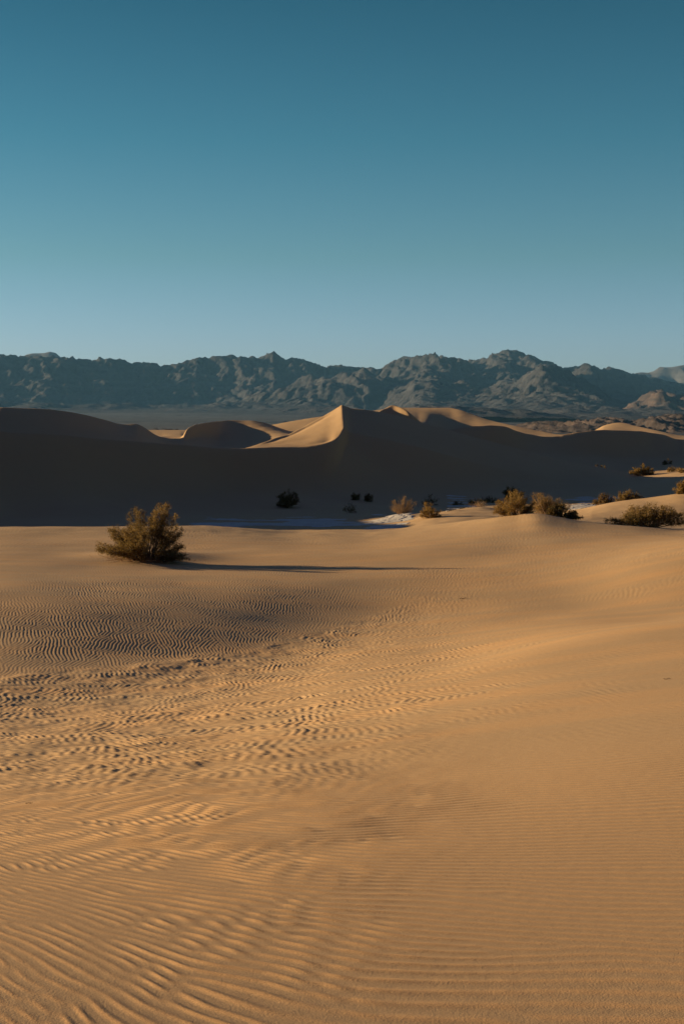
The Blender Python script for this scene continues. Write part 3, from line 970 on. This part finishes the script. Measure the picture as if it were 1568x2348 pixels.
SH = [
    # name, label, image column, base image row, range lo, hi, w, h, leaf, stem, leaves, twigs, tint, size
    ('dark round shrub alone at the foot of the shaded dune face', 660, 1163, 100, 116, 56, 42, LEAF, BARK, 9000, 70, .25, .09),
    ('small dark shrub on the shaded slope, left of a close pair', 815, 1146, 108, 121, 18, 18, LEAF, BARK, 2000, 20, .25, .08),
    ('small dark shrub on the shaded slope, right of a close pair', 845, 1150, 108, 121, 20, 17, LEAF, BARK, 2000, 20, .25, .08),
    ('thin dark shrub below the close pair on the shaded sand', 802, 1175, 99, 112, 33, 21, LEAF, BARK, 800, 26, .25, .07),
    ('dark straggly shrub in shade behind the bright straw coloured bush', 986, 1158, 104, 121, 42, 22, LEAF, BARK, 900, 26, .2, .08),
    ('dark rounded shrub in shade behind the golden bush on the crest', 1174, 1148, 114, 126, 52, 33, LEAF, BARK, 7500, 50, .22, .10),
    ('low dark green mat of leaves at the left end of a row in shade', 1049, 1159, 105, 120, 22, 7, LEAF, BARK, 700, 20, .15, .08),
    ('low dark green mat of leaves just behind the pale dry bush', 1089, 1157, 108, 122, 34, 13, LEAF, BARK, 1100, 30, .15, .08),
    ('low long dark green mat in shade right of the pale dry bush', 1124, 1153, 110, 124, 48, 13, LEAF, BARK, 1500, 36, .15, .08),
    ('wide golden topped shrub in the shade edge on the right slope', 1475, 1091, 138, 160, 60, 25, LEAF_MIX, BARK, 6500, 60, .5, .13),
    ('small dark round shrub highest on the shaded right slope', 1528, 1056, 150, 182, 22, 13, LEAF, BARK, 900, 20, .2, .13),
    ('small golden shrub near the right edge on a bright strip of sand', 1538, 1082, 138, 170, 22, 10, LEAF_MIX, BARK, 700, 20, .6, .12),
    ('golden shrub cut by the right edge of the picture on a bright strip', 1564, 1084, 138, 170, 30, 12, LEAF_MIX, BARK, 900, 24, .6, .12),
    ('upright golden bush with straw stems cut by the right edge above the hummock', 1566, 1129, 90, 120, 40, 30, LEAF_MIX, STRAW, 5000, 40, .55, .09),
    ('olive shrub spreading over the left flank of the right hummock', 1437, 1152, 88, 102, 70, 26, LEAF, BARK, 7000, 60, .55, .085),
    ('reddish brown shrub beside the bright cracked mud on the right', 1382, 1158, 92, 104, 46, 26, LEAF_DRY, STRAW, 4000, 44, .35, .08),
    ('tiny tan tuft at the right end of the dark compact bush', 1299, 1163, 92, 106, 16, 13, LEAF_DRY, STRAW, 300, 14, .6, .07),
]
GROUPN = 'desert shrubs scattered over the dunes'
for i, (lab, p, v, lo, hi, w_, h_, lf, stm, nl, tw, t0, sz) in enumerate(SH):
    Yq = find_Y(p, v, lo, hi)
    print('shrub', i, p, round(Yq, 1), round(HOR - ground_pY(p, Yq) / Yq * F - v, 1))
    shrub('desert_shrub', lab, 'shrub', p, Yq, dome(Yq, w_, h_), lf, stm, nl, 40 + i, sz, .42, tw, .8, GROUPN, 1.0, .10 + sz * .3, t0)

Yq = 97.5
shrub('desert_shrub', 'straw coloured bush at the edge of the shade with thin upright top twigs', 'shrub', 922, Yq,
      px(Yq, (0, 14, 26, 13, 2), (-16, 22, 16, 12, .8), (0, 34, 7, 12, .5), (20, 26, 12, 9, .6), (8, 22, 20, 10, .8)), LEAF_DRY, STRAW, 4200, 81, .06, .3, 120, .7, GROUPN, 1.0, .12, .6)
Yq = find_Y(985, 1188, 84, 100)
shrub('desert_shrub', 'small golden bush in full sun right of the cracked mud, throwing a shadow', 'shrub', 985, Yq,
      px(Yq, (-3, 26, 14, 12, 1.2), (-12, 10, 14, 9, .8), (14, 11, 13, 9, 1), (2, 12, 18, 10, 1)), LEAF_MIX, STRAW, 8000, 82, .055, .4, 50, .8, GROUPN, 1.0, .09, .5)
Yq = find_Y(1095, 1168, 92, 106)
shrub('dry_bush', 'pale leafless dry bush on a small sunny rise of sand', 'shrub', 1095, Yq,
      px(Yq, (-4, 10, 20, 9, 1.2), (8, 12, 14, 8, 1)), LEAF_DRY, STRAW, 420, 83, .05, .3, 90, .7, GROUPN, 1.0, .10, .8)
Yq = 71.6
shrub('desert_shrub', 'large golden bush, left of two on the sunny crest', 'shrub', 1180, Yq,
      px(Yq, (-6, 28, 30, 24, 1.7), (-32, 17, 20, 17, 1.2), (22, 24, 24, 21, 1.4), (2, 46, 20, 11, .7), (32, 10, 18, 12, .9), (-36, 34, 8, 10, .15)), LEAF_MIX, STRAW, 24000, 84, .048, .4, 120, .8, GROUPN, 1.0, .10, .5)
Yq = 73.5
shrub('desert_shrub', 'feathery golden bush with thin airy top, right of two on the crest', 'shrub', 1254, Yq,
      px(Yq, (-14, 34, 22, 18, 1.3), (14, 32, 24, 18, 1.3), (-22, 52, 9, 9, .15), (-2, 22, 36, 16, 1.4), (34, 24, 14, 12, .5)), LEAF_MIX, STRAW, 16000, 85, .046, .34, 120, .8, GROUPN, 1.0, .11, .62)
Yq = 71.5
shrub('desert_shrub', 'dark compact bush hugging the slope right below the feathery one', 'shrub', 1286, Yq,
      px(Yq, (-22, 16, 20, 14, 1), (2, 15, 22, 14, 1.2), (22, 8, 18, 10, 1), (-6, 25, 22, 8, .7), (38, 0, 10, 6, .4)), LEAF, BARK, 18000, 86, .046, .5, 90, .9, GROUPN, 1.0, .08, .42)
Yq = 70.5
shrub('desert_shrub', 'broad olive bush in full sun at the right edge in front of the hummock', 'shrub', 1480, Yq,
      px(Yq, (-66, 10, 24, 10, .8), (-44, 22, 24, 14, 1.1), (-16, 32, 24, 16, 1.3), (16, 34, 26, 19, 1.5), (46, 34, 24, 18, 1.3), (72, 22, 16, 15, .8), (86, 10, 10, 6, .3), (10, 12, 56, 12, 1.6)), LEAF_MIX, STRAW, 32000, 87, .05, .42, 170, .7, GROUPN, 1.0, .11, .36)
for i, (p, v, h_) in enumerate([(1367, 1071, 6), (1379, 1072, 6), (1387, 1074, 7)]):
    Yq = find_Y(p, v, 136, 170)
    shrub('desert_sprig', ['tiny dark sprig, leftmost of three in a row on the shaded slope', 'tiny dark sprig between two others on the shaded slope', 'tiny dark sprig, rightmost of three in a row on the shaded slope'][i], 'sprig', p, Yq,
          px(Yq, (0, h_ * .5, 3, h_ * .5, 1)), LEAF, BARK, 90, 95 + i, .10, .5, 8, 0.8, 'tiny sprigs on the shaded slope', 1.0, .08, .15)

# litter on the sand
for i, (p, v, lo, hi, L_, mat, lab) in enumerate([
        (1062, 1373, 40, 54, .22, STRAW, 'pale bleached stick lying in the middle of the smooth sand hollow'),
        (1529, 1557, 17, 25, .09, STRAW, 'pale thin stick lying on the sand near the right edge'),
        (68, 1843, 8, 12, .05, BARK, 'short dark bent twig on the rippled sand at the left edge'),
        (350, 1773, 10, 14, .04, BARK, 'tiny dark twig on the ripples below the hollow')]):
    Yq = find_Y(p, v, lo, hi)
    x = xof(p, Yq)
    g = np.random.default_rng(300 + i)
    a = g.uniform(-.3, .3)
    tq = np.linspace(-.5, .5, 6)
    xs_ = x + tq * L_ * math.cos(a)
    ys_ = Yq + tq * L_ * math.sin(a)
    r_ = max(.0025, L_ * .05)
    pts = np.stack([xs_, ys_, np.array([ground(q, w_) for q, w_ in zip(xs_, ys_)]) + r_ * .8 + L_ * .10 * np.abs(np.sin(tq * 5 + i)) ** 2], -1)
    tb = Tubes()
    tb.tube(pts, r_, r_ * .5, 5)
    md = len(pts) // 2
    tb.tube(np.array([pts[md], pts[md] + np.array([L_ * .2, L_ * .1, L_ * .10])]), r_ * .6, r_ * .3, 4)
    tag(tb.build('twig', mat, None), lab, 'twig', 'twigs lying on the sand')
print('plants', time.time() - T0)

# ------------------------------------------------------------------ dry lake crust
def crust(name, label, p0, p1, y0, y1, biasf, seed, step=.14):
    ps = np.arange(p0, p1, step / 95 * F)
    ys = np.arange(y0, y1, step * 1.3)
    Yg, Pg = np.meshgrid(ys, ps, indexing='ij')
    Xg = (Pg - CX) / F * Yg
    i = np.clip(np.searchsorted(YR, Yg) - 1, 0, len(YR) - 2)
    j = np.clip(np.searchsorted(PXG, Pg) - 1, 0, len(PXG) - 2)
    t_, s_ = (Yg - YR[i]) / (YR[i + 1] - YR[i]), (Pg - PXG[j]) / (PXG[j + 1] - PXG[j])
    gz_ = (GZ[i, j] * (1 - s_) + GZ[i, j + 1] * s_) * (1 - t_) + (GZ[i + 1, j] * (1 - s_) + GZ[i + 1, j + 1] * s_) * t_
    # plates: nearest two of scattered centres
    g = np.random.default_rng(seed)
    cs = 1.0
    cx_, cy_ = np.floor(Xg / cs).astype(int), np.floor(Yg / cs).astype(int)
    f1 = np.full(Xg.shape, 9.); f2 = f1.copy(); hid = np.zeros(Xg.shape)
    for ox in (-1, 0, 1):
        for oy in (-1, 0, 1):
            h_ = _perm[(_perm[(cx_ + ox + seed) & 4095] + cy_ + oy) & 4095]
            qx = (cx_ + ox + .5 + .42 * _gx[h_]) * cs
            qy = (cy_ + oy + .5 + .42 * _gy[h_]) * cs
            d_ = np.hypot(Xg - qx, (Yg - qy))
            nearer = d_ < f1
            f2 = np.where(nearer, f1, np.minimum(f2, d_))
            hid = np.where(nearer, h_ / 4096, hid)
            f1 = np.minimum(f1, d_)
    crack = sstep(.02, .14, f2 - f1)
    m_ = fbm(Xg / 5.5, Yg / 2.0, 4, seed) * 1.1 + biasf(Pg, Yg) + .05 * (hid - .5)
    lift = np.clip(m_ * .25, -.2, .035) + np.where(m_ > 0, .03 * hid, 0)
    zz = gz_ + np.where(m_ > 0, lift * (.25 + .75 * crack), lift) - .004
    return tag(mesh_obj(name, np.stack([Xg, Yg, zz], -1).reshape(-1, 3), grid_faces(*Xg.shape), MUD, False), label, 'dry mud', kind='structure')


MUD, nt, p_ = new_mat('cracked pale mud')
k = N(nt)
k.put(p_.inputs['Base Color'], k.mix(k.noise(k.pos(), 1.1, 4), rgb(.36, .315, .25), rgb(.60, .53, .43)))
k.put(p_.inputs['Normal'], k.bump(k.noise(k.pos(), 9, 4), .03))


def b1(P, Y):
    e = sstep(395, 470, P) * (1 - sstep(925, 985, P))
    b = -.44 + .75 * np.exp(-((Y - (93.5 + (P - 600) * .004)) / 2.6) ** 2) + .45 * np.exp(-((P - 880) / 60) ** 2 - ((Y - 91) / 3) ** 2) + .35 * np.exp(-((P - 720) / 120) ** 2 - ((Y - 98) / 3.5) ** 2)
    return b - 1.2 * (1 - e)


crust('cracked_mud', 'white cracked mud of the dry pan at the foot of the shaded dune', 380, 1010, 84, 104, b1, 201)


def b2(P, Y):
    return -.2 - 1.0 * (1 - sstep(1005, 1030, P) * (1 - sstep(1085, 1120, P)) - sstep(1270, 1300, P) * (1 - sstep(1440, 1480, P))) + .5 * np.exp(-((P - 1335) / 22) ** 2)


crust('cracked_mud', 'strip of pale cracked mud behind the bushes on the right', 990, 1490, 98, 125, b2, 231)
print('crust', time.time() - T0)
#@@LIGHT
# ------------------------------------------------------------------ light, sky, air
world = bpy.data.worlds.new('World')
scene.world = world
world.use_nodes = True
wt = world.node_tree
wt.nodes.clear()
k = N(wt)
sky = k.n('ShaderNodeTexSky', sky_type='NISHITA')
sky.sun_disc = False
sky.sun_elevation = R(SUN_EL)
sky.sun_rotation = math.atan2(SUN[0], SUN[1])
sky.altitude = 0
sky.air_density = 1.0
sky.dust_density = .6
sky.ozone_density = 1.5
tc = k.n('ShaderNodeTexCoord')
sx = k.n('ShaderNodeSeparateXYZ')
k.put(sx.inputs[0], tc.outputs['Generated'])
bg = k.n('ShaderNodeBackground')
SKYMUL = [(0.0, (.79, 1.00, 1.78, 1)), (.06, (.73, .93, 1.46, 1)), (.12, (.48, .78, .94, 1)), (.20, (.245, .64, .76, 1)), (.29, (.13, .465, .555, 1)),
          (.42, (.17, .30, .52, 1)), (.65, (.60, .60, 1.15, 1)), (1.0, (.85, .76, 1.42, 1))]
back = k.n('ShaderNodeMapRange', interpolation_type='SMOOTHSTEP')      # dims the unseen sky behind the viewer so shaded dune faces stay darker
k.put(back.inputs[0], sx.outputs[1])
back.inputs[1].default_value, back.inputs[2].default_value = -.9, .35
back.inputs[3].default_value, back.inputs[4].default_value = .2, 1.0
bc = k.n('ShaderNodeCombineColor')
for i in range(3): k.put(bc.inputs[i], back.outputs[0])
skyc = k.mix(1.0, sky.outputs[0], k.ramp(sx.outputs[2], SKYMUL), 'MULTIPLY')
k.put(bg.inputs[0], k.mix(1.0, skyc, bc.outputs[0], 'MULTIPLY'))
bg.inputs[1].default_value = .05
wo = k.n('ShaderNodeOutputWorld')
wt.links.new(bg.outputs[0], wo.inputs[0])

sl = bpy.data.lights.new('sun', 'SUN')
sl.energy = 5.0
sl.angle = R(.5)
sl.color = (1.0, .77, .48)
so = bpy.data.objects.new('sun', sl)
C.objects.link(so)
from mathutils import Vector
so.rotation_euler = Vector(SUN).to_track_quat('Z', 'Y').to_euler()
so.location = (-60, 30, 40)

# desert air: one even volume round the whole place
hv = np.array([(x, y, z) for x in (-7600, 7600) for y in (-420, 10900) for z in (-45, 760)], float)
hf = np.array([(0, 1, 3, 2), (4, 6, 7, 5), (0, 4, 5, 1), (2, 3, 7, 6), (0, 2, 6, 4), (1, 5, 7, 3)])
hm = bpy.data.materials.new('desert air')
hm.use_nodes = True
hm.node_tree.nodes.clear()
hk = N(hm.node_tree)
pv = hk.n('ShaderNodeVolumePrincipled')
pv.inputs['Color'].default_value = (.25, .62, 1.0, 1)
pv.inputs['Density'].default_value = 2.4e-5
pv.inputs['Anisotropy'].default_value = 0.0
ho = hk.n('ShaderNodeOutputMaterial')
hm.node_tree.links.new(pv.outputs[0], ho.inputs['Volume'])
hz = mesh_obj('haze', hv, hf, hm, False)
tag(hz, 'thin blue desert haze in front of the far mountains', 'haze', kind='stuff')

# ------------------------------------------------------------------ camera
cd = bpy.data.cameras.new('camera')
cd.sensor_fit = 'VERTICAL'
cd.sensor_height = 36
cd.sensor_width = 24
cd.lens = 50.0
cd.shift_y = -(1174 - HOR) / 2348
cd.clip_start = .1
cd.clip_end = 40000
cam = bpy.data.objects.new('camera', cd)
C.objects.link(cam)
cam.location = (0, 0, 0)
cam.rotation_euler = (R(90), 0, 0)
scene.camera = cam

scene.view_settings.view_transform = 'Standard'
scene.view_settings.look = 'None'
scene.view_settings.exposure = 1.07
scene.view_settings.gamma = 1
print('done', time.time() - T0)
